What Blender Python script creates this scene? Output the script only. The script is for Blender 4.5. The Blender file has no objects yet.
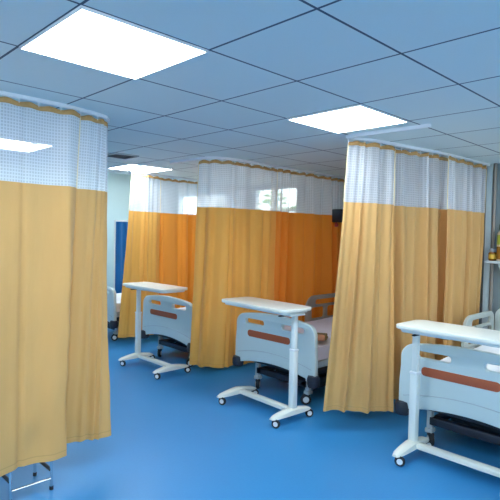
import bpy, bmesh, math, random
from mathutils import Vector, Matrix, noise
PI = math.pi
S = bpy.context.scene
COL = S.collection

# ------------------------------------------------------------------ materials
def new_mat(name):
    m = bpy.data.materials.new(name); m.use_nodes = True
    nt = m.node_tree
    return m, nt, nt.nodes['Principled BSDF'], nt.nodes['Material Output']

def plain(name, col, rough=.5, metal=0., noise=0., nscale=20., bump=0., coat=0., spec=.5):
    m, nt, b, out = new_mat(name)
    b.inputs['Base Color'].default_value = (*col, 1)
    b.inputs['Roughness'].default_value = rough
    b.inputs['Metallic'].default_value = metal
    b.inputs['Coat Weight'].default_value = coat
    b.inputs['Specular IOR Level'].default_value = spec
    tc = nt.nodes.new('ShaderNodeTexCoord')
    nz = nt.nodes.new('ShaderNodeTexNoise'); nz.inputs['Scale'].default_value = nscale
    nz.inputs['Detail'].default_value = 4
    nt.links.new(tc.outputs['Object'], nz.inputs['Vector'])
    if noise > 0:
        mx = nt.nodes.new('ShaderNodeMix'); mx.data_type = 'RGBA'
        mx.inputs['A'].default_value = (*[c*(1-noise) for c in col], 1)
        mx.inputs['B'].default_value = (*[min(1, c*(1+noise)) for c in col], 1)
        nt.links.new(nz.outputs['Fac'], mx.inputs['Factor'])
        nt.links.new(mx.outputs['Result'], b.inputs['Base Color'])
    if bump > 0:
        bp = nt.nodes.new('ShaderNodeBump'); bp.inputs['Strength'].default_value = bump
        bp.inputs['Distance'].default_value = .01
        nt.links.new(nz.outputs['Fac'], bp.inputs['Height'])
        nt.links.new(bp.outputs['Normal'], b.inputs['Normal'])
    return m

def math_node(nt, op, a=None, b=None, va=None, vb=None):
    n = nt.nodes.new('ShaderNodeMath'); n.operation = op
    if a is not None: nt.links.new(a, n.inputs[0])
    elif va is not None: n.inputs[0].default_value = va
    if b is not None: nt.links.new(b, n.inputs[1])
    elif vb is not None: n.inputs[1].default_value = vb
    return n.outputs[0]

GX, GY, TILE = .2443, .5505, .6        # ceiling grid offsets and pitch
def ceiling_mat():
    m, nt, b, out = new_mat('ceiling_tiles')
    tc = nt.nodes.new('ShaderNodeTexCoord')
    sp = nt.nodes.new('ShaderNodeSeparateXYZ'); nt.links.new(tc.outputs['Object'], sp.inputs[0])
    masks = []; cells = []
    for ax, off in (('X', GX), ('Y', GY)):
        v = math_node(nt, 'SUBTRACT', sp.outputs[ax], vb=off - 60)
        v = math_node(nt, 'DIVIDE', v, vb=TILE)
        cells.append(math_node(nt, 'FLOOR', v))
        fr = math_node(nt, 'FRACT', v)
        d = math_node(nt, 'SUBTRACT', fr, vb=.5)
        d = math_node(nt, 'ABSOLUTE', d)
        masks.append(math_node(nt, 'GREATER_THAN', d, vb=.5 - .0062/TILE))
    line = math_node(nt, 'MAXIMUM', masks[0], masks[1])
    cb = nt.nodes.new('ShaderNodeCombineXYZ')
    nt.links.new(cells[0], cb.inputs[0]); nt.links.new(cells[1], cb.inputs[1])
    wn = nt.nodes.new('ShaderNodeTexWhiteNoise'); nt.links.new(cb.outputs[0], wn.inputs['Vector'])
    nz = nt.nodes.new('ShaderNodeTexNoise'); nz.inputs['Scale'].default_value = 120
    nt.links.new(tc.outputs['Object'], nz.inputs['Vector'])
    f = math_node(nt, 'MULTIPLY', wn.outputs['Value'], vb=.5)
    f2 = math_node(nt, 'MULTIPLY', nz.outputs['Fac'], vb=.5)
    f = math_node(nt, 'ADD', f, f2)
    mx = nt.nodes.new('ShaderNodeMix'); mx.data_type = 'RGBA'
    mx.inputs['A'].default_value = (*CEIL_A, 1); mx.inputs['B'].default_value = (*CEIL_B, 1)
    nt.links.new(f, mx.inputs['Factor'])
    m2 = nt.nodes.new('ShaderNodeMix'); m2.data_type = 'RGBA'
    nt.links.new(mx.outputs['Result'], m2.inputs['A']); m2.inputs['B'].default_value = (.06, .09, .13, 1)
    nt.links.new(line, m2.inputs['Factor'])
    nt.links.new(m2.outputs['Result'], b.inputs['Base Color'])
    b.inputs['Roughness'].default_value = .62
    b.inputs['Specular IOR Level'].default_value = .35
    return m
CEIL_A = (.66, .76, .75); CEIL_B = (.72, .82, .81)

def floor_mat():
    m, nt, b, out = new_mat('blue_vinyl')
    tc = nt.nodes.new('ShaderNodeTexCoord')
    nz = nt.nodes.new('ShaderNodeTexNoise'); nz.inputs['Scale'].default_value = 60; nz.inputs['Detail'].default_value = 5
    n2 = nt.nodes.new('ShaderNodeTexNoise'); n2.inputs['Scale'].default_value = 1.2
    nt.links.new(tc.outputs['Object'], nz.inputs['Vector']); nt.links.new(tc.outputs['Object'], n2.inputs['Vector'])
    mx = nt.nodes.new('ShaderNodeMix'); mx.data_type = 'RGBA'
    mx.inputs['A'].default_value = (.028, .215, .50, 1); mx.inputs['B'].default_value = (.044, .27, .57, 1)
    f = math_node(nt, 'ADD', nz.outputs['Fac'], n2.outputs['Fac']); f = math_node(nt, 'MULTIPLY', f, vb=.5)
    nt.links.new(f, mx.inputs['Factor']); nt.links.new(mx.outputs['Result'], b.inputs['Base Color'])
    b.inputs['Roughness'].default_value = .38
    b.inputs['Specular IOR Level'].default_value = .4
    bp = nt.nodes.new('ShaderNodeBump'); bp.inputs['Strength'].default_value = .05; bp.inputs['Distance'].default_value = .01
    nt.links.new(nz.outputs['Fac'], bp.inputs['Height']); nt.links.new(bp.outputs['Normal'], b.inputs['Normal'])
    return m

def cloth_mat(name, col, trans=.35):
    m, nt, b, out = new_mat(name)
    tc = nt.nodes.new('ShaderNodeTexCoord')
    mp = nt.nodes.new('ShaderNodeMapping'); nt.links.new(tc.outputs['UV'], mp.inputs['Vector'])
    mp.inputs['Scale'].default_value = (9, 2.2, 1)
    nz = nt.nodes.new('ShaderNodeTexNoise'); nz.inputs['Scale'].default_value = 1.; nz.inputs['Detail'].default_value = 5
    nt.links.new(mp.outputs[0], nz.inputs['Vector'])
    # fine weave
    wv = nt.nodes.new('ShaderNodeTexNoise'); wv.inputs['Scale'].default_value = 240; nt.links.new(tc.outputs['UV'], wv.inputs['Vector'])
    h = math_node(nt, 'MULTIPLY', wv.outputs['Fac'], vb=.12); h = math_node(nt, 'ADD', h, nz.outputs['Fac'])
    mx = nt.nodes.new('ShaderNodeMix'); mx.data_type = 'RGBA'
    mx.inputs['A'].default_value = (*[c*.90 for c in col], 1); mx.inputs['B'].default_value = (*[min(1, c*1.08) for c in col], 1)
    nt.links.new(h, mx.inputs['Factor'])
    # stitched hem line near the bottom of the cloth
    sp = nt.nodes.new('ShaderNodeSeparateXYZ'); nt.links.new(tc.outputs['UV'], sp.inputs[0])
    d = math_node(nt, 'SUBTRACT', sp.outputs['Y'], vb=.035); d = math_node(nt, 'ABSOLUTE', d)
    hem = math_node(nt, 'LESS_THAN', d, vb=.003)
    hem = math_node(nt, 'MULTIPLY', hem, vb=.35)
    m2 = nt.nodes.new('ShaderNodeMix'); m2.data_type = 'RGBA'
    nt.links.new(mx.outputs['Result'], m2.inputs['A']); m2.inputs['B'].default_value = (*[c*.45 for c in col], 1)
    nt.links.new(hem, m2.inputs['Factor'])
    bp = nt.nodes.new('ShaderNodeBump'); bp.inputs['Strength'].default_value = .35; bp.inputs['Distance'].default_value = .02
    nt.links.new(h, bp.inputs['Height'])
    nt.links.new(m2.outputs['Result'], b.inputs['Base Color']); nt.links.new(bp.outputs['Normal'], b.inputs['Normal'])
    b.inputs['Roughness'].default_value = .75; b.inputs['Sheen Weight'].default_value = .15
    tr = nt.nodes.new('ShaderNodeBsdfTranslucent'); tr.inputs['Color'].default_value = (*[min(1, c*1.05) for c in (col[0], col[1]*.85, col[2]*.6)], 1)
    ms = nt.nodes.new('ShaderNodeMixShader'); ms.inputs[0].default_value = trans
    nt.links.new(b.outputs[0], ms.inputs[1]); nt.links.new(tr.outputs[0], ms.inputs[2])
    nt.links.new(ms.outputs[0], out.inputs[0])
    return m

def net_mat(name, col=(.93, .95, .99), cell=.020, lo=.58, hi=.77):
    m, nt, b, out = new_mat(name)
    tc = nt.nodes.new('ShaderNodeTexCoord')
    sp = nt.nodes.new('ShaderNodeSeparateXYZ'); nt.links.new(tc.outputs['UV'], sp.inputs[0])
    ms = []
    for ax in 'XY':
        v = math_node(nt, 'DIVIDE', sp.outputs[ax], vb=cell); v = math_node(nt, 'ADD', v, vb=200)
        v = math_node(nt, 'FRACT', v); ms.append(math_node(nt, 'LESS_THAN', v, vb=.36))
    t = math_node(nt, 'MAXIMUM', ms[0], ms[1])
    t = math_node(nt, 'MULTIPLY', t, vb=hi - lo); t = math_node(nt, 'ADD', t, vb=lo)
    df = nt.nodes.new('ShaderNodeBsdfDiffuse'); df.inputs['Color'].default_value = (*col, 1)
    tl = nt.nodes.new('ShaderNodeBsdfTranslucent'); tl.inputs['Color'].default_value = (*col, 1)
    m1 = nt.nodes.new('ShaderNodeMixShader'); m1.inputs[0].default_value = .5
    nt.links.new(df.outputs[0], m1.inputs[1]); nt.links.new(tl.outputs[0], m1.inputs[2])
    tp = nt.nodes.new('ShaderNodeBsdfTransparent')
    m2 = nt.nodes.new('ShaderNodeMixShader'); nt.links.new(t, m2.inputs[0])
    nt.links.new(tp.outputs[0], m2.inputs[1]); nt.links.new(m1.outputs[0], m2.inputs[2])
    nt.links.new(m2.outputs[0], out.inputs[0])
    nt.nodes.remove(b)
    return m

def emit_mat(name, col, strength):
    m, nt, b, out = new_mat(name)
    b.inputs['Base Color'].default_value = (.8, .8, .8, 1)
    b.inputs['Emission Color'].default_value = (*col, 1); b.inputs['Emission Strength'].default_value = strength
    return m

def glass_mat():
    m, nt, b, out = new_mat('window_glass')
    tp = nt.nodes.new('ShaderNodeBsdfTransparent'); tp.inputs['Color'].default_value = (.93, .97, .95, 1)
    gl = nt.nodes.new('ShaderNodeBsdfGlossy'); gl.inputs['Roughness'].default_value = .02
    ms = nt.nodes.new('ShaderNodeMixShader'); ms.inputs[0].default_value = .06
    nt.links.new(tp.outputs[0], ms.inputs[1]); nt.links.new(gl.outputs[0], ms.inputs[2])
    nt.links.new(ms.outputs[0], out.inputs[0]); nt.nodes.remove(b)
    return m

M = dict(
    ceiling=ceiling_mat(), floor=floor_mat(),
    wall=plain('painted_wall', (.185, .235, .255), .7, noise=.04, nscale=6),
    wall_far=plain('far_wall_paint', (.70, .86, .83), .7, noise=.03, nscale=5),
    gold=cloth_mat('gold_cloth', (.71, .42, .15), .30),
    gold_brightened=cloth_mat('gold_cloth_brightened', (.86, .455, .105), .38),  # same gold cloth, its colour raised in place of more light on it
    gold_backlit=cloth_mat('gold_cloth_backlit', (.86, .32, .04), .46),  # same gold cloth with the saturated tint of light shining through painted in
    blue=cloth_mat('blue_cloth', (.012, .17, .50), .3),
    net=net_mat('white_net'),
    header=plain('gold_header', (.52, .29, .10), .8, noise=.3, nscale=30),
    binding=plain('cream_binding', (.80, .66, .38), .8, noise=.05),
    track=plain('white_track', (.82, .84, .88), .35, noise=.03),
    board=plain('pale_blue_plastic', (.56, .665, .665), .38, noise=.02, coat=.15),
    top=plain('grey_white_laminate', (.78, .79, .71), .35, noise=.02, coat=.2),
    post=plain('white_enamel', (.70, .75, .73), .35, noise=.02, coat=.2),
    frame=plain('grey_enamel', (.42, .47, .50), .4, noise=.04),
    dark=plain('dark_navy_plastic', (.012, .017, .032), .5, noise=.2),
    black=plain('black_rubber', (.012, .012, .015), .6, noise=.2),
    label=plain('rust_orange_panel', (.42, .095, .035), .5, noise=.08, nscale=40),
    hub=plain('white_hub', (.75, .78, .80), .4, noise=.03),
    rail=plain('grey_rail_plastic', (.44, .48, .45), .45, noise=.04),
    railbrown=plain('taupe_rail_plastic', (.36, .33, .28), .45, noise=.05),
    sheet=plain('lilac_white_sheet', (.70, .66, .74), .85, noise=.06, nscale=8, bump=.5),
    white=plain('white_sheet', (.80, .82, .85), .85, noise=.04, nscale=8, bump=.4),
    chrome=plain('chrome_tube', (.72, .76, .80), .18, metal=1., noise=.03),
    seat=plain('dark_vinyl', (.03, .035, .045), .5, noise=.1),
    shelf=plain('pale_shelf', (.52, .62, .66), .45, noise=.03),
    amber=plain('amber_plastic', (.30, .13, .02), .25, noise=.1),
    yellow=plain('yellow_label', (.72, .48, .05), .5, noise=.05),
    lime=plain('lime_label', (.42, .46, .05), .5, noise=.05),
    cream=plain('cream_plastic', (.72, .60, .42), .5, noise=.05),
    green=plain('dark_green_cap', (.01, .05, .045), .4, noise=.1),
    greycap=plain('grey_cap', (.30, .33, .38), .4, noise=.05),
    pipe=plain('tan_pipe', (.28, .25, .22), .5, noise=.06),
    olive=plain('olive_blanket', (.20, .12, .03), .9, noise=.2, nscale=30, bump=.4),
    peach=plain('peach_cloth', (.62, .27, .15), .9, noise=.1, nscale=30, bump=.4),
    red=plain('red_plastic', (.45, .02, .03), .4, noise=.05),
    alu=plain('aluminium', (.62, .66, .70), .35, metal=.6, noise=.03),
    ventm=plain('vent_grey', (.16, .17, .19), .6, noise=.05),
    lamp=emit_mat('lamp_diffuser', (.84, .93, 1.), 11.),
    glass=glass_mat(),
    tree=plain('tree_leaves', (.42, .55, .28), .8, noise=.5, nscale=9),
)

# ------------------------------------------------------------------ object helpers
def link(name, me, mat, parent=None, smooth=None):
    o = bpy.data.objects.new(name, me); COL.objects.link(o)
    if mat is not None and not me.materials: me.materials.append(M[mat] if isinstance(mat, str) else mat)
    if parent is not None: o.parent = parent
    if smooth is not None:
        for p in me.polygons: p.use_smooth = True
        if smooth < 3:
            try: me.set_sharp_from_angle(angle=smooth)
            except Exception: pass
    return o

def obj(name, bm, mat, parent=None, smooth=.6):
    me = bpy.data.meshes.new(name)
    bmesh.ops.recalc_face_normals(bm, faces=bm.faces[:])
    bm.to_mesh(me); bm.free()
    return link(name, me, mat, parent, smooth)

def tag(o, label, cat, group=None):
    o['label'] = label; o['category'] = cat
    if group: o['group'] = group
    return o

def thing(name, label, cat, loc=(0, 0, 0), rz=0., group=None):
    o = bpy.data.objects.new(name, None); COL.objects.link(o)
    o.empty_display_size = .1
    o.location = loc; o.rotation_euler = (0, 0, rz)
    return tag(o, label, cat, group)

def struct(name, bm, mat, parent=None):
    o = obj(name, bm, mat, parent, .3)
    if parent is None: o['kind'] = 'structure'
    return o

def add_box(bm, lo, hi, bev=0., seg=2):
    lo, hi = Vector(lo), Vector(hi)
    r = bmesh.ops.create_cube(bm, size=1.)
    vs = r['verts']
    for v in vs:
        v.co = Vector([(lo[i]+hi[i])/2 + v.co[i]*(hi[i]-lo[i]) for i in range(3)])
    if bev > 0:
        es = list({e for v in vs for e in v.link_edges})
        bmesh.ops.bevel(bm, geom=es, offset=bev, segments=seg, affect='EDGES', profile=.5)
    return bm

def box(lo, hi, bev=0., seg=2):
    return add_box(bmesh.new(), lo, hi, bev, seg)

def add_tube(bm, pts, r, n=10, cap=True):
    """round tube along a polyline; r a number or one per point"""
    pts = [Vector(p) for p in pts]
    rs = r if isinstance(r, (list, tuple)) else [r]*len(pts)
    rings = []; ref = None
    for i, p in enumerate(pts):
        a = pts[max(0, i-1)]; b = pts[min(len(pts)-1, i+1)]
        t = (b-a).normalized()
        if ref is None:
            ref = Vector((0, 0, 1)) if abs(t.z) < .9 else Vector((1, 0, 0))
        u = (ref - t*ref.dot(t)).normalized(); w = t.cross(u); ref = u
        k = 1.
        if 0 < i < len(pts)-1:
            c = (pts[i]-pts[i-1]).normalized().dot((pts[i+1]-pts[i]).normalized())
            k = 1/max(.5, math.sqrt((1+c)/2))
        rings.append([bm.verts.new(p + (u*math.cos(2*PI*j/n) + w*math.sin(2*PI*j/n))*rs[i]) for j in range(n)])
    for A, B in zip(rings, rings[1:]):
        for j in range(n): bm.faces.new((A[j], A[(j+1) % n], B[(j+1) % n], B[j]))
    if cap:
        bm.faces.new(rings[0][::-1]); bm.faces.new(rings[-1])
    return bm

def add_lathe(bm, prof, c=(0, 0, 0), n=20, axis='z'):
    """profile of (radius, height) revolved about an axis through c"""
    c = Vector(c); rings = []
    def P(r, h, a):
        x, y = r*math.cos(a), r*math.sin(a)
        return c + (Vector((x, y, h)) if axis == 'z' else Vector((x, h, y)) if axis == 'y' else Vector((h, x, y)))
    for r, h in prof:
        rings.append([bm.verts.new(P(r, h, 2*PI*j/n)) for j in range(n)])
    for A, B in zip(rings, rings[1:]):
        for j in range(n): bm.faces.new((A[j], A[(j+1) % n], B[(j+1) % n], B[j]))
    bm.faces.new(rings[0][::-1]); bm.faces.new(rings[-1])
    return bm

def rrect(x0, y0, x1, y1, r, n=6):
    if not isinstance(r, (tuple, list)): r = (r, r, r, r)
    out = []
    for (cx, cy, a0, rr) in ((x0+r[0], y0+r[0], PI, r[0]), (x1-r[1], y0+r[1], 1.5*PI, r[1]),
                             (x1-r[2], y1-r[2], 0, r[2]), (x0+r[3], y1-r[3], .5*PI, r[3])):
        for k in range(n+1):
            a = a0 + .5*PI*k/n
            out.append((cx + rr*math.cos(a), cy + rr*math.sin(a)))
    return out

def outline_mesh(loops, half, bev, to3d):
    """solid plate from 2D loops (first the outline, then holes), rounded rims; to3d maps (u, v, w) to a point"""
    cu = bpy.data.curves.new('outline', 'CURVE'); cu.dimensions = '2D'; cu.fill_mode = 'BOTH'
    for lp in loops:
        sp = cu.splines.new('POLY'); sp.points.add(len(lp)-1); sp.use_cyclic_u = True
        for p, q in zip(sp.points, lp): p.co = (q[0], q[1], 0, 1)
    cu.extrude = half - bev; cu.bevel_depth = bev; cu.bevel_resolution = 2; cu.offset = -bev
    o = bpy.data.objects.new('outline', cu); COL.objects.link(o)
    dg = bpy.context.evaluated_depsgraph_get(); dg.update()
    me = bpy.data.meshes.new_from_object(o.evaluated_get(dg))
    bpy.data.objects.remove(o); bpy.data.curves.remove(cu)
    bm = bmesh.new(); bm.from_mesh(me); bpy.data.meshes.remove(me)
    bmesh.ops.remove_doubles(bm, verts=bm.verts[:], dist=1e-5)
    for v in bm.verts: v.co = Vector(to3d(*v.co))
    return bm

def copy_tree(o, parent=None):
    c = o.copy(); COL.objects.link(c)
    if parent is not None: c.parent = parent
    for ch in list(o.children): copy_tree(ch, c)
    return c

# ------------------------------------------------------------------ camera
F = 505.; YAW, PITCH, ROLL = .77803, -.02956, .02189
fw = Vector((math.sin(YAW)*math.cos(PITCH), math.cos(YAW)*math.cos(PITCH), math.sin(PITCH)))
rt = Vector((math.cos(YAW), -math.sin(YAW), 0)); up = rt.cross(fw)
r_ = rt*math.cos(ROLL) + up*math.sin(ROLL); u_ = -rt*math.sin(ROLL) + up*math.cos(ROLL)
cam = bpy.data.cameras.new('camera'); cam.sensor_width = 36; cam.lens = 36*F/500; cam.clip_start = .05
co = bpy.data.objects.new('camera', cam); COL.objects.link(co)
mw = Matrix.Identity(4)
for i in range(3): mw[i][0], mw[i][1], mw[i][2] = r_[i], u_[i], -fw[i]
mw.translation = (0, 0, 1.6)
co.matrix_world = mw; S.camera = co

# ------------------------------------------------------------------ the setting
CZ = 2.415; CZ2 = 2.80; YS = 6.32
X0, X1, Y0, Y1 = -4.3, 5.8, -3.2, 8.8
PX = 5.62; PY = 2.10                     # the boxed-out part of the head wall
struct('floor', box((X0-.15, Y0-.15, -.1), (X1+.15, Y1+.15, 0)), 'floor')
bm = box((X0-.15, Y0-.15, CZ), (X1+.15, YS, CZ+.5))
add_box(bm, (X0-.15, YS, CZ2), (X1+.15, Y1+.15, CZ2+.12))
struct('ceiling', bm, 'ceiling')
bm = bmesh.new()
BWIN_FILL = [(-3.9, -1.5, .7, 2.25), (-1.2, 1.2, .7, 2.25), (1.5, 4.6, .7, 2.25)]  # unseen windows added behind the viewer to let in fill daylight
xs = [X0-.15] + [v for w in BWIN_FILL for v in w[:2]] + [X1+.15]
for i in range(0, len(xs), 2): add_box(bm, (xs[i], Y0-.15, 0), (xs[i+1], Y0, CZ2))
for (a, b, z0, z1) in BWIN_FILL:
    add_box(bm, (a, Y0-.15, 0), (b, Y0, z0)); add_box(bm, (a, Y0-.15, z1), (b, Y0, CZ2))
struct('wall_back', bm, 'wall_far')
LWIN_FILL = [(-2.6, .2, .7, 2.25), (.6, 2.9, .7, 2.25)]  # unseen side windows, also added for more even brightness
bm = bmesh.new()
ys = [Y0] + [v for w in LWIN_FILL for v in w[:2]] + [Y1]
for i in range(0, len(ys), 2): add_box(bm, (X0-.15, ys[i], 0), (X0, ys[i+1], CZ2))
for (a, b, z0, z1) in LWIN_FILL:
    add_box(bm, (X0-.15, a, 0), (X0, b, z0)); add_box(bm, (X0-.15, a, z1), (X0, b, CZ2))
struct('wall_left', bm, 'wall_far')
struct('wall_far', box((X0-.15, Y1, 0), (X1+.15, Y1+.15, CZ2)), 'wall_far')
WIN = [(4.90, 5.86, .95, 2.37), (6.5, 7.9, .95, 2.34)]
bm = bmesh.new()
ys = [PY-.1] + [v for w in WIN for v in w[:2]] + [Y1]
for i in range(0, len(ys), 2): add_box(bm, (X1, ys[i], 0), (X1+.15, ys[i+1], CZ2))
for (a, b, z0, z1) in WIN:
    add_box(bm, (X1, a, 0), (X1+.15, b, z0)); add_box(bm, (X1, a, z1), (X1+.15, b, CZ2))
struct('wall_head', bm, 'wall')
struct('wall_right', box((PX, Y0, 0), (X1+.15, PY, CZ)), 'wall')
struct('baseboard_right', box((PX-.015, Y0, 0), (PX, PY, .1), .004), 'shelf')
struct('baseboard_head', box((X1-.015, PY, 0), (X1, Y1, .1), .004), 'shelf')
struct('baseboard_far', box((X0, Y1-.015, 0), (X1-.02, Y1, .1), .004), 'shelf')
struct('trim_1', box((PX-.012, PY-.06, .1), (PX+.001, PY+.001, CZ), .003), 'shelf')
def window(i, a, b, z0, z1, loc, rz):
    w = bpy.data.objects.new('window_%d' % (i+1), None); COL.objects.link(w); w['kind'] = 'structure'
    w.location = loc; w.rotation_euler.z = rz
    hw = (b-a)/2; hh = z1-z0
    bm = bmesh.new(); t = .045
    add_box(bm, (-.03, -hw, 0), (.03, -hw+t, hh), .004); add_box(bm, (-.03, hw-t, 0), (.03, hw, hh), .004)
    add_box(bm, (-.03, -hw+t, 0), (.03, hw-t, t), .004); add_box(bm, (-.03, -hw+t, hh-t), (.03, hw-t, hh), .004)
    add_box(bm, (-.025, -t/2, t), (.025, t/2, hh-t), .004)
    add_box(bm, (-.02, -hw+t, hh*.72), (.02, -t/2, hh*.72+.03), .004); add_box(bm, (-.02, t/2, hh*.72), (.02, hw-t, hh*.72+.03), .004)
    obj('window_frame', bm, 'track', w)
    obj('glass', box((-.004, -hw+t, t), (.004, -t/2, hh-t)), 'glass', w); obj('glass', box((-.004, t/2, t), (.004, hw-t, hh-t)), 'glass', w)
    obj('window_sill', box((-.13, -hw-.04, -.03), (-.06, hw+.04, 0), .005), 'shelf', w)
k = 0
for (a, b, z0, z1) in WIN: window(k, a, b, z0, z1, (X1+.06, (a+b)/2, z0), 0); k += 1
for (a, b, z0, z1) in BWIN_FILL: window(k, a, b, z0, z1, ((a+b)/2, Y0-.06, z0), -PI/2); k += 1  # added fill windows, outside the view
for (a, b, z0, z1) in LWIN_FILL: window(k, a, b, z0, z1, (X0-.06, (a+b)/2, z0), PI); k += 1  # added fill windows of the left wall
# conduit on the boxed-out wall
tag(obj('conduit_pipe', add_tube(bmesh.new(), [(PX-.018, 2.012, .1), (PX-.018, 2.012, CZ)], .016, 12), 'pipe'),
    'thin tan vertical conduit pipe running up the blue-grey wall beside the shelf', 'pipe')
# exterior
sun_tree = []

# ------------------------------------------------------------------ ceiling lights, vent
def make_light():
    t = thing('ceiling_light', '', 'ceiling light', group='square light panels in the tiled ceiling')
    bm = bmesh.new(); h = .299; f = .009
    for (a, b) in (((-h, -h), (h, -h+f)), ((-h, h-f), (h, h)), ((-h, -h+f), (-h+f, h-f)), ((h-f, -h+f), (h, h-f))):
        add_box(bm, (a[0], a[1], -.012), (b[0], b[1], 0), .002)
    obj('frame', bm, 'track', t)
    obj('diffuser', box((-h+f, -h+f, -.009), (h-f, h-f, -.001)), 'lamp', t)
    return t
LIGHTS = [
    (1.144, 2.0505, CZ, 'large glowing square panel nearest, in the ceiling above the front left curtain'),
    (2.944, 2.0505, CZ, 'glowing square ceiling panel before the white track of the front right curtain'),
    (1.744, 5.0505, CZ, 'ceiling panel seen glowing through the net of the front left curtain'),
    (3.50, 5.56, CZ, 'far glowing ceiling panel above the pair of gold curtains at the back'),
    (-.656, 2.0505, CZ, 'unseen square light panel added as fill above the front left bay'),  # unseen panels from here down are added as fill light
    (1.144, -.3495, CZ, 'unseen square light panel added as fill behind the viewer'),
    (-1.856, -.3495, CZ, 'unseen square light panel added as fill in the rear of the ward'),
    (4.744, .8505, CZ, 'unseen square light panel added as fill above the nearest bed'),
    (3.2, 7.5, CZ2, 'unseen square light panel added over the far aisle to brighten the far wall'),  # both panels at this height are added to brighten the far wall
    (4.9, 7.5, CZ2, 'unseen square light panel added over the furthest bed to brighten the far wall'),
]
l0 = make_light()
for i, (x, y, z, lab) in enumerate(LIGHTS):
    o = l0 if i == 0 else copy_tree(l0)
    o.location = (x, y, z); o['label'] = lab

t = thing('ceiling_vent', 'grey slatted air vent in the ceiling right of the front left curtain', 'vent', (2.78, 4.80, CZ))
bm = bmesh.new(); a, b, f = .14, .14, .02
for (p, q) in (((-a, -b), (a, -b+f)), ((-a, b-f), (a, b)), ((-a, -b+f), (-a+f, b-f)), ((a-f, -b+f), (a, b-f))):
    add_box(bm, (*p, -.016), (*q, 0), .002)
obj('frame', bm, 'frame', t)
obj('backing', box((-a+f, -b+f, -.004), (a-f, b-f, -.001)), 'black', t)
for k in range(7):
    y = -b+f+.015+k*.035
    bm = bmesh.new(); add_box(bm, (-a+f, y-.011, -.014), (a-f, y+.011, -.011))
    bmesh.ops.rotate(bm, verts=bm.verts, cent=(0, y, -.0105), matrix=Matrix.Rotation(.35, 3, 'X'))
    obj('slat', bm, 'ventm', t)

# ------------------------------------------------------------------ curtains and tracks
def catmull(pts, n):
    pts = [Vector((*p[:2], 0)) for p in pts]
    P = [pts[0]*2 - pts[1]] + pts + [pts[-1]*2 - pts[-2]]
    dense = []
    for i in range(len(pts)-1):
        a, b, c, d = P[i:i+4]
        for k in range(24):
            t = k/24
            dense.append(.5*((2*b) + (c-a)*t + (2*a-5*b+4*c-d)*t*t + (3*b-a-3*c+d)*t**3))
    dense.append(pts[-1])
    L = [0]
    for a, b in zip(dense, dense[1:]): L.append(L[-1] + (b-a).length)
    out = []; j = 0
    for i in range(n+1):
        s = L[-1]*i/n
        while j < len(L)-2 and L[j+1] < s: j += 1
        f = (s-L[j])/max(1e-9, L[j+1]-L[j])
        out.append(dense[j].lerp(dense[j+1], min(1, f)))
    return out, L[-1]

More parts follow.
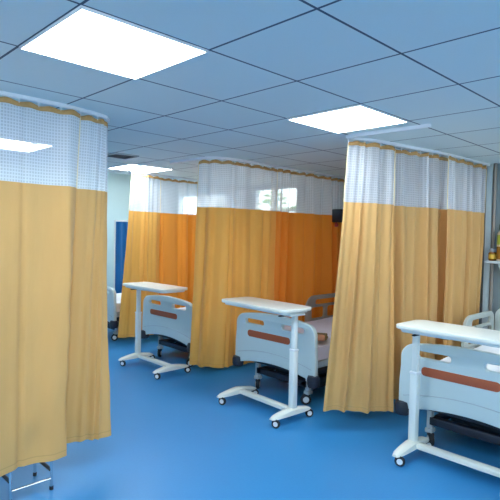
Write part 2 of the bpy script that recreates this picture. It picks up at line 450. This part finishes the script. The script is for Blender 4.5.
ZT, ZM = 2.380, 1.885
hook_me = None
def curtain(label, top, bot, zb, folds, amp, seed, cloth='gold', group=None, zb2=None, sag=0., name='privacy_curtain', zm=ZM, zt=ZT, sharp=1.0, extra=(), zm2=None, wrk=.007, ncr=4.5):
    """folds: number of folds along the width; amp: fold depth; zb, zb2: hem height at both ends; extra: (u, width, depth) single folds"""
    global hook_me
    rnd = random.Random(seed)
    n = int(max(60, folds*26))
    T, Lt = catmull(top, n); B, Lb = catmull(bot, n)
    if zb2 is None: zb2 = zb
    if zm2 is None: zm2 = zm
    o0 = T[0].copy(); base = Vector((T[n//2].x, T[n//2].y, 0))
    t = thing(name, label, 'curtain', base, 0, group)
    ph = [rnd.uniform(0, 2*PI) for _ in range(6)]
    # phase warp so folds differ in width
    wob = [(rnd.uniform(.5, 1.1), rnd.uniform(0, 2*PI), f) for f in (1.3, 2.7)]
    creases = [(rnd.uniform(.04, .96), rnd.uniform(.012, .03)/max(.4, Lt), rnd.choice((-1, 1))*rnd.uniform(.4, 1.)*amp) for _ in range(int(Lt*ncr))]
    ampn = [rnd.uniform(.55, 1.25) for _ in range(int(folds)+4)]
    def disp(u, s):
        w = u*folds + sum(a*.35*math.sin(2*PI*f*u + p) for a, p, f in wob)
        w += s*.22*math.sin(2*PI*1.1*u + ph[0])
        k = (w % len(ampn)); k0 = int(k); fr = k-k0
        A = ampn[k0 % len(ampn)]*(1-fr) + ampn[(k0+1) % len(ampn)]*fr
        v = math.sin(2*PI*w + ph[1])
        v = math.copysign(abs(v)**sharp, v)
        g = .6 + .4*min(1., s*2.2)
        d = amp*A*v*g
        d += .35*amp*math.sin(2*PI*w*2.3 + ph[2] + s*1.2)*max(0, s-.15)*(.6)
        d += amp*.9*math.sin(2*PI*.8*u + ph[3])*s*.8
        q = Vector((u*Lt*1.1 + seed*3.7, s*1.6 + u*Lt*.5, seed*1.3))
        d += .020*noise.noise(q*1.5)*min(1, s*1.6) + wrk*noise.noise(Vector((q.x*2.2, q.y*7. + q.x*2., 5.)))*min(1, s*1.5)
        for (uu, ww, dd) in list(extra) + creases:
            d += dd*math.exp(-((u-uu)/ww)**2)*(.4+.6*min(1, s*2))
        return d
    def pt(i, z):
        u = i/n
        zbu = zb + (zb2-zb)*u + sag*math.sin(PI*u)
        s = (zt-z)/(zt-zbu)
        e = max(0., s)**1.15
        p = T[i].lerp(B[i], e)
        a, b = max(0, i-1), min(n, i+1)
        tt = (T[b]-T[a]).lerp(B[b]-B[a], e); tt.normalize()
        nn = Vector((tt.y, -tt.x, 0))
        p = p + nn*disp(u, s)
        return Vector((p.x, p.y, z)) - base
    def sheet_bm(z_hi, z_lo_f, rows, hem=False):
        bm = bmesh.new(); uvl = bm.loops.layers.uv.new('UVMap'); grid = []
        for r in range(rows+1):
            row = []
            for i in range(n+1):
                u = i/n
                zh = z_hi(u); zl = z_lo_f(u)
                z = zh + (zl-zh)*r/rows
                v = bm.verts.new(pt(i, z)); row.append((v, (i/n*Lt*1.15, z - zl if hem else z)))
            grid.append(row)
        for r in range(rows):
            for i in range(n):
                q = (grid[r][i], grid[r+1][i], grid[r+1][i+1], grid[r][i+1])
                f = bm.faces.new([k[0] for k in q])
                for lp, k in zip(f.loops, q): lp[uvl].uv = k[1]
        return bm
    def zmf(u): return zm + (zm2-zm)*u
    def zbf(u): return zb + (zb2-zb)*u + sag*math.sin(PI*u)
    obj('drape', sheet_bm(zmf, zbf, 30, True), cloth, t, 9)
    obj('net_panel', sheet_bm(lambda u: zt-.03, zmf, 8), 'net', t, 9)
    nh = max(3, int(Lt/.13))
    # header band: a doubled strip, slightly thick
    bm = sheet_bm(lambda u: zt-.004-.007*math.cos(2*PI*u*nh), lambda u: zt-.036-.003*math.cos(2*PI*u*nh), 2)
    hb = obj('header_band', bm, 'header', t, 9)
    md = hb.modifiers.new('thick', 'SOLIDIFY'); md.thickness = .004; md.offset = 0
    # side seams of the net, a narrow white binding
    for i in (0, n):
        q = bmesh.new(); add_tube(q, [pt(i, zt-.03 + (zmf(i/n)-zt+.03)*k/6) for k in range(7)], .004, 6)
        obj('net_binding', q, 'binding', t)
    # hooks
    if hook_me is None:
        q = bmesh.new(); add_tube(q, [(0, 0, -.02), (0, 0, .004)], .0035, 6); add_box(q, (-.007, -.004, .002), (.007, .004, .009), .0015)
        hook_me = bpy.data.meshes.new('hook'); q.to_mesh(hook_me); q.free()
    nh = max(3, int(Lt/.13))
    for k in range(nh+1):
        i = min(n, max(0, int(round(k*n/nh))))
        h = link('hook', hook_me, 'track', t); p = pt(i, zt); h.location = (p.x, p.y, zt+.002)
    return t

def track(label, pts, z1=CZ, name='curtain_track', w=.026, h=.023):
    P, L = catmull(pts, 60)
    bm = bmesh.new(); rows = []
    for i, p in enumerate(P):
        a, b = P[max(0, i-1)], P[min(60, i+1)]
        tt = (b-a).normalized(); nn = Vector((tt.y, -tt.x, 0))
        rows.append([bm.verts.new(p + nn*sx*w/2 + Vector((0, 0, zz))) for sx, zz in ((-1, z1-h), (-.35, z1-h), (-.35, z1-h+.008), (.35, z1-h+.008), (.35, z1-h), (1, z1-h), (1, z1), (-1, z1))])
    for A, B in zip(rows, rows[1:]):
        for j in range(8): bm.faces.new((A[j], A[(j+1) % 8], B[(j+1) % 8], B[j]))
    bm.faces.new(rows[0][::-1]); bm.faces.new(rows[-1])
    o = obj(name, bm, 'track', None, .5)
    return tag(o, label, 'curtain track', 'white curtain tracks on the ceiling')

GC = 'gold privacy curtains around the beds'
# front left bay
curtain('wide gold net-topped curtain at front left, chrome stool legs below its hem',
        [(-.6, 3.20), (.4, 3.19), (1.05, 3.17), (1.36, 3.165), (1.54, 3.17)], [(-.6, 3.0), (.4, 2.98), (1.0, 2.965), (1.26, 2.965), (1.35, 3.0), (1.39, 3.06)],
        .215, 6, .024, 3, 'gold', GC, zb2=.225, extra=((.72, .03, .02),), zm2=1.885, wrk=.016, ncr=1.5)
curtain('narrow gold curtain closing the aisle corner of the front left bay',
        [(1.56, 3.225), (1.68, 3.225), (1.79, 3.29), (1.84, 3.40)], [(1.44, 3.21), (1.60, 3.16), (1.745, 3.135), (1.775, 3.18)],
        .195, 1.6, .012, 8, 'gold', GC, zb2=.19)
track('white curved track above the front left curtain', [(-3.2, 3.2), (.4, 3.19), (1.3, 3.175), (1.56, 3.205), (1.77, 3.27), (1.84, 3.43), (1.85, 4.2), (1.85, 5.2)])
# front right bay
curtain('pale gold curtain at front right whose hem flares towards the overbed table, nearest its bed',
        [(3.43, 2.375), (3.50, 2.335), (3.68, 2.275), (3.90, 2.215)], [(3.33, 2.485), (3.44, 2.34), (3.58, 2.22), (3.76, 2.11)],
        .175, 2.6, .026, 21, 'gold', GC, zb2=.17, wrk=.014)
curtain('gold curtain with deep folds just behind the flared pale gold one',
        [(3.91, 2.305), (4.2, 2.205), (4.45, 2.16), (4.86, 2.145)], [(3.90, 2.285), (4.2, 2.185), (4.45, 2.15), (4.86, 2.15)],
        .18, 3.2, .044, 5, 'gold', GC, sharp=.75)
curtain('gold curtain at right that ends by the shelf of jars',
        [(4.60, 2.085), (4.9, 2.08), (5.2, 2.085), (5.54, 2.085)], [(4.58, 2.06), (4.9, 2.065), (5.2, 2.075), (5.42, 2.075)],
        .18, 3.6, .036, 9, 'gold', GC, sharp=.8)
track('white track of the front right bay, turning the corner beside the light panel',
      [(3.42, 1.68), (3.40, 2.0), (3.39, 2.31), (3.44, 2.375), (3.68, 2.285), (4.2, 2.20), (4.7, 2.13), (5.61, 2.085)])
# middle bay
curtain('gold curtain in the middle, its aisle edge between two overbed tables',
        [(3.40, 4.24), (3.42, 4.11), (3.53, 4.01), (3.85, 3.985), (4.36, 3.995)], [(3.40, 4.34), (3.44, 4.20), (3.56, 4.07), (3.87, 3.99), (4.34, 3.99)],
        .175, 4.2, .030, 14, 'gold_brightened', GC, zb2=.18, sharp=.9)
curtain('gold curtain behind the middle bed, tinted deep amber as if backlit, reaching the head wall',
        [(4.33, 4.01), (4.8, 4.0), (5.25, 4.01), (5.74, 4.035)], [(4.31, 4.0), (4.8, 3.995), (5.25, 4.0), (5.73, 4.03)],
        .18, 6.2, .052, 31, 'gold_backlit', GC, sharp=.85, extra=((.42, .05, .05), (.62, .04, -.05)))
track('white track along the top of the middle gold curtain tinted amber as if backlit', [(3.385, 4.75), (3.39, 4.3), (3.41, 4.14), (3.52, 4.03), (3.85, 3.99), (4.6, 4.0), (5.25, 4.01), (5.79, 4.035)])
# back bay
curtain('pale gold curtain at the back nearest the blue curtain',
        [(3.47, 5.74), (3.62, 5.80), (3.82, 5.86), (4.06, 5.91)], [(3.50, 6.06), (3.66, 5.96), (3.86, 5.93), (4.10, 5.94)],
        .18, 2.6, .026, 41, 'gold_brightened', GC, sharp=.9)
curtain('gold curtain at the back, tinted amber as if backlit, partly hidden by the middle gold curtain',
        [(4.03, 5.985), (4.4, 5.99), (4.8, 5.985), (5.3, 5.99), (5.74, 5.99)], [(4.05, 6.01), (4.4, 6.0), (4.8, 5.985), (5.3, 5.99), (5.73, 5.99)],
        .18, 7, .042, 47, 'gold_backlit', GC, sharp=.85)
track('white track above the pair of curtains at the back', [(3.30, 5.05), (3.32, 5.5), (3.47, 5.75), (3.8, 5.86), (4.4, 5.96), (5.0, 5.99), (5.79, 5.99)])

# blue folding screen beyond the back bay
def screen():
    t = thing('privacy_screen', 'blue cloth privacy screen on a pale frame beyond the back curtain', 'privacy screen', (4.38, 7.72, 0))
    L, Z = 1.1, 1.78
    for k, x in enumerate((0., L)):
        obj('post', add_tube(bmesh.new(), [(x, 0, .06), (x, 0, Z+.02)], .013, 10), 'post', t)
        fb = obj('foot', add_tube(bmesh.new(), [(x, -.2, .05), (x, .2, .05)], .012, 10), 'post', t)
        for s in (-1, 1):
            obj('wheel', add_lathe(bmesh.new(), [(.004, -.01), (.025, -.01), (.025, .01), (.004, .01)], (x, .19*s, .0255), 14, 'x'), 'black', fb)
    obj('rail', add_tube(bmesh.new(), [(0, 0, Z+.02), (L, 0, Z+.02)], .012, 10), 'post', t)
    obj('rail', add_tube(bmesh.new(), [(0, 0, .32), (L, 0, .32)], .01, 10), 'post', t)
    bm = bmesh.new(); uvl = bm.loops.layers.uv.new('UVMap'); n = 90; rows = 10; g = []
    for r in range(rows+1):
        z = Z - (Z-.33)*r/rows
        g.append([bm.verts.new((.015+(L-.03)*i/n, .018*math.sin(i/n*2*PI*9), z)) for i in range(n+1)])
    for r in range(rows):
        for i in range(n):
            f = bm.faces.new((g[r][i], g[r+1][i], g[r+1][i+1], g[r][i+1]))
            for lp in f.loops: lp[uvl].uv = (lp.vert.co.x, lp.vert.co.z)
    obj('cloth_panel', bm, 'blue', t, 9)
    return t
screen()

# ------------------------------------------------------------------ casters
def caster(parent, x, y, z_top, r=.036, rot=0.):
    """swivel caster touching the floor at (x, y); fork + tyre, with hub discs as a sub-part"""
    R = Matrix.Rotation(rot, 4, 'Z'); off = Vector((-.022, 0, 0))
    bm = bmesh.new()
    w = r*.38
    add_lathe(bm, [(r*.45, -w), (r*.86, -w), (r, -w*.6), (r, w*.6), (r*.86, w), (r*.45, w)], (off.x, 0, r), 20, 'y')
    add_tube(bm, [(0, 0, r*1.7), (0, 0, z_top)], r*.26, 10)
    add_box(bm, (-r*.9, -w*1.15, r*1.55), (r*.35, w*1.15, r*2.1), r*.12)
    bmesh.ops.transform(bm, matrix=Matrix.Translation((x, y, 0)) @ R, verts=bm.verts)
    c = obj('caster', bm, 'black', parent)
    bm = bmesh.new()
    for s in (-1, 1):
        a, b = (w*.7*s, w*1.25*s)
        add_lathe(bm, [(r*.2, a), (r*.62, a), (r*.56, b), (r*.2, b)], (off.x, 0, r), 18, 'y')
    bmesh.ops.transform(bm, matrix=Matrix.Translation((x, y, 0)) @ R, verts=bm.verts)
    obj('hub', bm, 'hub', c)
    return c

# ------------------------------------------------------------------ overbed tables
def make_table(flip):
    """top along local y; column at the -y end (flip = 1) or the +y end (flip = -1)"""
    t = thing('overbed_table', '', 'overbed table', group='overbed tables at the bed ends')
    s = flip; Z = .975
    bm = outline_mesh([rrect(-.19, -.438, .19, .438, .075, 8)], .014, .006, lambda a, b, c: (a, b, Z+c))
    obj('tabletop', bm, 'top', t, .7)
    bm = outline_mesh([rrect(-.165, -.408, .165, .408, .06, 8)], .010, .005, lambda a, b, c: (a, b, Z-.023+c))
    obj('edge_tray', bm, 'post', t, .7)
    yc = -.362*s
    obj('support_plate', box((-.09, min(yc-.06*s, yc+.30*s), Z-.052), (.09, max(yc-.06*s, yc+.30*s), Z-.032), .006), 'post', t)
    obj('release_lever', box((-.12, yc+.05*s-.012, Z-.062), (-.04, yc+.05*s+.012, Z-.052), .003), 'black', t)
    obj('inner_column', box((-.002, yc-.022, .40), (.042, yc+.022, Z-.05), .008), 'post', t)
    obj('outer_column', box((-.009, yc-.029, .085), (.049, yc+.029, .62), .010), 'post', t)
    obj('column_cap', box((-.011, yc-.031, .615), (.051, yc+.031, .632), .004), 'hub', t)
    for yy in (yc, -yc):
        bm = bmesh.new(); n = 12
        # a low arm, humped in the middle and thinner towards its tips
        rings = []
        for k in range(n+1):
            x = -.235 + .47*k/n; q = abs(2*k/n-1)
            hw = .040 - .012*q*q; zt = .128 - .036*q**1.3; zb = .072 - .002*q
            if k in (0, n): hw *= .7; zt -= .008
            rings.append([bm.verts.new((x, yy+a*hw, b)) for a, b in ((-1, zb), (1, zb), (1, zt-.012), (.6, zt), (-.6, zt), (-1, zt-.012))])
        for A, B in zip(rings, rings[1:]):
            for j in range(6): bm.faces.new((A[j], A[(j+1) % 6], B[(j+1) % 6], B[j]))
        bm.faces.new(rings[0][::-1]); bm.faces.new(rings[-1])
        obj('foot', bm, 'top', t, .8)
        for xx in (-.205, .205): caster(t, xx, yy, .078, .036, 2.0 if xx < 0 else 2.6)
    obj('cross_bar', box((-.005, -abs(yc)+.02, .074), (.06, abs(yc)-.02, .112), .008), 'top', t)
    return t
tm = make_table(1); tm.location = (3.31, 3.155, 0); tm.rotation_euler.z = -.06
tm['label'] = 'overbed table before the middle bed, its column at the end nearer the pale curtain'
tb = make_table(-1); tb.location = (3.34, 4.97, 0); tb.rotation_euler.z = .0
tb['label'] = 'overbed table furthest down the aisle, before the back bed'
tr = copy_tree(tb); tr.location = (3.42, 1.388, 0); tr.rotation_euler.z = -.02
tr['label'] = 'overbed table nearest the viewer, cut off by the picture edge'

# ------------------------------------------------------------------ hospital beds
BW = 1.06
def board_loops():
    """foot or head board outline in (across, up), with its two hand slots"""
    h = BW/2; out = []
    n = 22
    for k in range(n+1):                       # lower edge, arched up in the middle
        a = -h+.04 + (2*h-.08)*k/n; q = 2*k/n-1
        out.append((a, .275 + .065*(1-q*q)))
    for k in range(1, 8):
        a = -.5*PI + .5*PI*k/8; out.append((h-.04+.04*math.cos(a)*1., .315+.04*math.sin(a)))
    out.append((h-.002, .50)); out.append((h-.012, .62))
    r = .13
    for k in range(0, 9):
        a = .5*PI*k/8; out.append((h-.012-r+r*math.cos(a), .690+r*.85*math.sin(a)))
    for k in range(1, 16):
        q = 1-2*k/16; out.append(((h-.012-r)*q, .8005+.028*(1-q*q)))
    for k in range(0, 9):
        a = .5*PI + .5*PI*k/8; out.append((-h+.012+r+r*math.cos(a), .690+r*.85*math.sin(a)))
    out.append((-h+.012, .62)); out.append((-h+.002, .50))
    for k in range(1, 8):
        a = PI + .5*PI*k/8; out.append((-h+.04+.04*math.cos(a), .315+.04*math.sin(a)))
    s1 = rrect(-.39, .70, -.125, .75, .024, 5); s2 = rrect(.11, .70, .39, .75, .024, 5)
    return [out, s1, s2]

def rail_loops(L, H):
    """raised side guard with a sloped front and slots"""
    out = []
    base = rrect(0, 0, L, H, (.03, .03, .10, .16), 7)
    out.append(base)
    out.append(rrect(.17, H-.115, L-.10, H-.05, (.03, .03, .035, .035), 5))
    out.append(rrect(.10, .07, L*.48, H-.145, .03, 5))
    out.append(rrect(L*.56, .07, L-.07, H-.145, .03, 5))
    return out

def make_bed(name='hospital_bed', rails='rail', sheet='white', raise_head=0.):
    """foot at local x = 0 (facing -x), head towards +x, centred on y"""
    t = thing(name, '', 'hospital bed', group='hospital beds in the bays')
    LEN = 1.95
    loops = board_loops()
    fb = obj('footboard', outline_mesh(loops, .024, .009, lambda a, b, c: (c, -a, b)), 'board', t, .7)
    obj('label_panel', outline_mesh([rrect(-.345, .57, .225, .637, .030, 6)], .003, .0015, lambda a, b, c: (-.025+c, -a, b)), 'label', fb, .7)
    bm = bmesh.new()
    add_tube(bm, [(-.0245, -(-.49+.98*k/20), .385 + .062*(1-(2*k/20-1)**2)) for k in range(21)], .003, 6)
    obj('groove', bm, 'frame', fb)
    hb = obj('headboard', outline_mesh(loops, .024, .009, lambda a, b, c: (LEN+c, -a, b+.12)), 'board', t, .7)
    for x, m in ((-.005, 1), (LEN+.005, -1)):
        for s in (-1, 1):
            obj('corner_bumper', add_lathe(bmesh.new(), [(.02, -.055), (.052, -.05), (.06, -.02), (.06, .02), (.052, .05), (.02, .055)], (x, s*(BW/2-.03), .282), 18), 'dark', t)
    # lower frame and under-gear
    bm = bmesh.new()
    for s in (-1, 1): add_box(bm, (.03, s*.40-.025, .30), (LEN-.03, s*.40+.025, .36), .006)
    for x in (.05, .62, 1.3, LEN-.05): add_box(bm, (x-.025, -.46, .30), (x+.025, .46, .355), .006)
    obj('frame', bm, 'dark', t)
    bm = bmesh.new()
    add_box(bm, (.10, -.33, .17), (1.9, -.27, .22), .006); add_box(bm, (.10, .27, .17), (1.9, .33, .22), .006)
    for x in (.13, 1.0, 1.87): add_box(bm, (x-.03, -.33, .165), (x+.03, .33, .225), .006)
    obj('base_frame', bm, 'dark', t)
    obj('underbed_light_block', box((.30, -.26, .075), (1.75, .26, .295), .03), 'black', t)  # black block added to keep light out from under the bed
    for x in (.13, 1.87):
        for s in (-1, 1):
            bm = bmesh.new(); add_box(bm, (x-.022, s*.335-.022, .12), (x+.022, s*.335+.022, .31), .006)
            add_box(bm, (x-.035, s*.335-.03, .10), (x+.035, s*.335+.03, .135), .008)
            obj('leg', bm, 'frame', t)
            caster(t, x, s*.335, .105, .05, .7*s)
    bm = bmesh.new(); add_box(bm, (.04, -.46, .37), (LEN-.05, .46, .44), .012)
    obj('deck', bm, 'frame', t)
    # mattress, softly domed
    bm = bmesh.new(); nx, ny = 30, 16; g = {}
    rnd = random.Random(5)
    def sq(v): return abs(v)**7
    top = {}; botm = {}
    for i in range(nx+1):
        for j in range(ny+1):
            a, b = 2*i/nx-1, 2*j/ny-1
            ed = max(sq(a)*.9, sq(b))
            x = .05 + (LEN-.13)*i/nx; y = -.46 + .92*j/ny
            z = .62 - .05*ed + .006*math.sin(9*x+3*y) + .004*math.sin(23*y+5*x)
            z += raise_head*max(0, (x-1.15))
            top[i, j] = bm.verts.new((x, y, z)); botm[i, j] = bm.verts.new((x, y, .445 + raise_head*max(0, (x-1.15))))
    for i in range(nx):
        for j in range(ny):
            bm.faces.new((top[i, j], top[i+1, j], top[i+1, j+1], top[i, j+1]))
            bm.faces.new((botm[i, j+1], botm[i+1, j+1], botm[i+1, j], botm[i, j]))
    for i in range(nx):
        bm.faces.new((botm[i, 0], botm[i+1, 0], top[i+1, 0], top[i, 0])); bm.faces.new((top[i, ny], top[i+1, ny], botm[i+1, ny], botm[i, ny]))
    for j in range(ny):
        bm.faces.new((top[0, j], top[0, j+1], botm[0, j+1], botm[0, j])); bm.faces.new((botm[nx, j], botm[nx, j+1], top[nx, j+1], top[nx, j]))
    obj('mattress', bm, sheet, t, 1.)
    # side rails: a foot and a head guard on either side
    for s in (-1, 1):
        y = s*.505
        for (x0, L, H, mir, mat) in ((1.10, .74, .35, False, rails),):
            lo = rail_loops(L, H)
            f = (lambda a, b, c, x0=x0, L=L, mir=mir: (x0 + (L-a if mir else a), y+c, .53+b))
            rl = obj('side_rail', outline_mesh(lo, .016, .007, f), mat, t, .7)
            for k in (.25, .75):
                q = bmesh.new(); add_box(q, (x0+L*k-.02, min(s*.44, s*.498), .40), (x0+L*k+.02, max(s*.44, s*.498), .57), .008)
                obj('bracket', q, 'frame', rl)
    return t
bx = 3.60
bed_m = make_bed('hospital_bed', 'railbrown', 'sheet'); bed_m.location = (bx+.03, 3.32, 0)
bed_m['label'] = 'hospital bed in the middle bay with a lilac-white sheet'
bed_r = make_bed('hospital_bed', 'rail', 'white'); bed_r.location = (bx+.02, 1.43, 0)
bed_r['label'] = 'hospital bed at front right, cut off by the picture edge'
bed_b = copy_tree(bed_r); bed_b.location = (bx+.03, 5.10, 0)
bed_b['label'] = 'hospital bed in the back bay, mostly hidden by the middle curtain'
bed_c = copy_tree(bed_r); bed_c.location = (bx+.08, 6.97, 0)
bed_c['label'] = 'hospital bed furthest back, only a strip seen left of the back curtains'

# folded cloth lying on the foot end of the middle bed
t = thing('folded_blanket', 'small olive brown folded cloth with a peach edge on the middle bed', 'blanket', (3.86, 2.925, .622), .5)
bm = bmesh.new(); add_box(bm, (-.07, -.06, 0), (.07, .06, .026), .011, 3); add_box(bm, (-.065, -.055, .024), (.06, .055, .052), .012, 3)
obj('fold', bm, 'olive', t)
obj('peach_fold', box((-.115, -.05, 0), (-.066, .05, .06), .02, 4), 'peach', t)

# pillow helper
def pillow(label, loc):
    bm = bmesh.new(); n = 14; tp = {}; bt = {}
    for i in range(n+1):
        for j in range(n+1):
            a, b = 2*i/n-1, 2*j/n-1
            h = .065*((1-a**4)*(1-b**4))**.6
            x = .20*a*(1-.06*(1-b*b)*0 - .05*b*b); y = .30*b*(1-.05*a*a)
            tp[i, j] = bm.verts.new((x, y, .045+h)); bt[i, j] = tp[i, j] if (abs(a) == 1 or abs(b) == 1) else bm.verts.new((x, y, .045-h*.68))
    for i in range(n):
        for j in range(n):
            bm.faces.new((tp[i, j], tp[i+1, j], tp[i+1, j+1], tp[i, j+1])); bm.faces.new((bt[i, j+1], bt[i+1, j+1], bt[i+1, j], bt[i, j]))
    o = obj('pillow', bm, 'white', None, 9); o.location = loc
    return tag(o, label, 'pillow')
pillow('white pillow at the head of the front right bed', (5.2, 1.43, .640))

# ------------------------------------------------------------------ stool behind the front left curtain
def stool():
    t = thing('stool', 'chrome-legged stool mostly hidden behind the front left curtain', 'stool', (1.185, 3.15, 0))
    pos = {(-1, -1): (-.12, -.115), (1, -1): (.125, -.115), (-1, 1): (-.115, .13), (1, 1): (.12, .13)}
    for k, (x, y) in pos.items():
        l = obj('leg', add_tube(bmesh.new(), [(x, y, .015), (x*.97, y*.97, .44)], .0095, 10), 'chrome', t)
        obj('rubber_foot', add_lathe(bmesh.new(), [(.008, 0), (.012, 0), (.012, .02), (.008, .024)], (x, y, 0), 12), 'black', l)
    obj('front_bar', add_tube(bmesh.new(), [(-.12, -.115, .07), (.125, -.115, .07)], .007, 8), 'chrome', t)
    obj('rear_bar', add_tube(bmesh.new(), [(-.115, .13, .12), (.12, .13, .12)], .006, 8), 'seat', t)
    for s in (-1, 1):
        obj('side_bar', add_tube(bmesh.new(), [(.12*s, -.115, .125), (.12*s, .13, .125)], .011, 8), 'seat', t)
    obj('seat', outline_mesh([rrect(-.15, -.11, .15, .15, .04, 6)], .022, .012, lambda a, b, c: (a, b, .455+c)), 'seat', t)
stool()

# ------------------------------------------------------------------ shelf on the boxed-out wall and what stands on it
t = thing('wall_shelf', 'pale grey wall shelf at the right edge, holding jars', 'shelf', (PX, 1.50, 1.36))
obj('board', box((-.17, -.5, 0), (-.001, .53, .026), .005), 'shelf', t)
for y in (-.35, .40):
    bm = bmesh.new(); vs = [[bm.verts.new((a, y+d, b)) for a, b in ((-.002, 0), (-.14, 0), (-.14, -.012), (-.022, -.12), (-.002, -.12))] for d in (-.01, .01)]
    bm.faces.new(vs[0]); bm.faces.new(vs[1][::-1])
    for j in range(5): bm.faces.new((vs[0][j], vs[1][j], vs[1][(j+1) % 5], vs[0][(j+1) % 5]))
    obj('bracket', bm, 'shelf', t)
sz = 1.387
t = thing('jar', 'squat amber jar with a grey lid on the wall shelf next to the curtain', 'jar', (5.535, 1.985, sz))
obj('body', add_lathe(bmesh.new(), [(.030, 0), (.040, .004), (.042, .03), (.042, .075), (.034, .088), (.028, .09)], (0, 0, 0), 24), 'amber', t)
obj('label_band', add_lathe(bmesh.new(), [(.0418, .022), (.0428, .022), (.0428, .066), (.0418, .066)], (0, 0, 0), 24), 'yellow', t)
obj('lid', add_lathe(bmesh.new(), [(.028, .0895), (.036, .091), (.036, .122), (.030, .128)], (0, 0, 0), 24), 'greycap', t)
t = thing('bottle', 'tall bottle with lime label and dark green cap on the wall shelf', 'bottle', (5.51, 1.885, sz))
obj('body', add_lathe(bmesh.new(), [(.04, 0), (.05, .005), (.052, .04), (.052, .28), (.040, .305), (.022, .318), (.022, .325)], (0, 0, 0), 24), 'cream', t)
obj('amber_band', add_lathe(bmesh.new(), [(.052, .02), (.0532, .02), (.0532, .15), (.052, .15)], (0, 0, 0), 24), 'amber', t)
obj('lime_band', add_lathe(bmesh.new(), [(.052, .17), (.0532, .17), (.0532, .27), (.052, .27)], (0, 0, 0), 24), 'lime', t)
obj('cap', add_lathe(bmesh.new(), [(.026, .322), (.036, .324), (.036, .375), (.03, .382)], (0, 0, 0), 24), 'green', t)

# ------------------------------------------------------------------ dark device on a wall bracket by the middle bed's curtain
t = thing('wall_monitor', 'small dark box on a wall bracket where the middle curtain meets the pale gold one', 'monitor', (5.42, 3.88, 1.79))
obj('housing', box((-.05, -.10, 0), (.06, .07, .17), .012, 3), 'black', t)
obj('screen', box((-.054, -.085, .03), (-.049, .055, .15), .002), 'dark', t)
obj('bracket_arm', add_tube(bmesh.new(), [(.05, 0, .08), (.379, 0, .08)], .015, 10), 'frame', t)
obj('red_valve', add_lathe(bmesh.new(), [(.01, -.06), (.024, -.055), (.024, -.02), (.012, -.01), (.012, .004)], (-.01, .02, 0), 14), 'red', t)

# ------------------------------------------------------------------ trees outside the windows
def tree(label, x, y, h, r, seed):
    rnd = random.Random(seed)
    t = thing('tree', label, 'tree', (x, y, -.1), 0, 'trees outside the windows')
    obj('trunk', add_tube(bmesh.new(), [(0, 0, 0), (.04, .03, h*.35), (0, .05, h*.7)], [.10, .08, .04], 10), 'pipe', t)
    bm = bmesh.new()
    for k in range(700):
        d = Vector((rnd.gauss(0, 1), rnd.gauss(0, 1), rnd.gauss(0, 1))).normalized()*r*rnd.uniform(.55, 1.)
        c = Vector((0, 0, h*.75)) + Vector((d.x, d.y, d.z*.9))
        q = Matrix.Rotation(rnd.uniform(0, 6), 3, 'Z') @ Matrix.Rotation(rnd.uniform(-1.2, 1.2), 3, 'X'); s = rnd.uniform(.06, .13)
        bm.faces.new([bm.verts.new(c + q @ Vector(p)) for p in ((-s, 0, 0), (0, -s*.5, .02), (s, 0, 0), (0, s*.5, .02))])
    obj('foliage', bm, 'tree', t, None)
tree('leafy tree glimpsed outside the window of the back bay', 9.2, 6.6, 2.3, 1.3, 2)
tree('leafy tree glimpsed outside the furthest window', 9.6, 9.6, 2.5, 1.4, 3)
g = struct('ground', box((X1+.3, -2, -.3), (30, 25, -.1)), 'shelf')

# ------------------------------------------------------------------ world and view
w = bpy.data.worlds.new('world'); S.world = w; w.use_nodes = True
nt = w.node_tree; bg = nt.nodes['Background']
tc = nt.nodes.new('ShaderNodeTexCoord'); sp = nt.nodes.new('ShaderNodeSeparateXYZ'); rp = nt.nodes.new('ShaderNodeValToRGB')
nt.links.new(tc.outputs['Generated'], sp.inputs[0]); nt.links.new(math_node(nt, 'MULTIPLY_ADD', sp.outputs['Z'], vb=.5), rp.inputs[0])
rp.inputs[0].links[0].from_node.inputs[2].default_value = .5
e = rp.color_ramp.elements
e[0].position = .0; e[0].color = (.80, .86, .84, 1); e[1].position = 1.; e[1].color = (.62, .82, 1., 1)
m_ = rp.color_ramp.elements.new(.5); m_.color = (.93, .97, 1., 1)
nt.links.new(rp.outputs[0], bg.inputs[0]); bg.inputs[1].default_value = 2.3

S.view_settings.view_transform = 'Standard'; S.view_settings.look = 'None'
S.view_settings.gamma = 1.; S.view_settings.use_curve_mapping = False
S.view_settings.exposure = .98
S.cycles.use_denoising = True
S.cycles.max_bounces = 10; S.cycles.diffuse_bounces = 6; S.cycles.transparent_max_bounces = 16
S.cycles.sample_clamp_indirect = 8
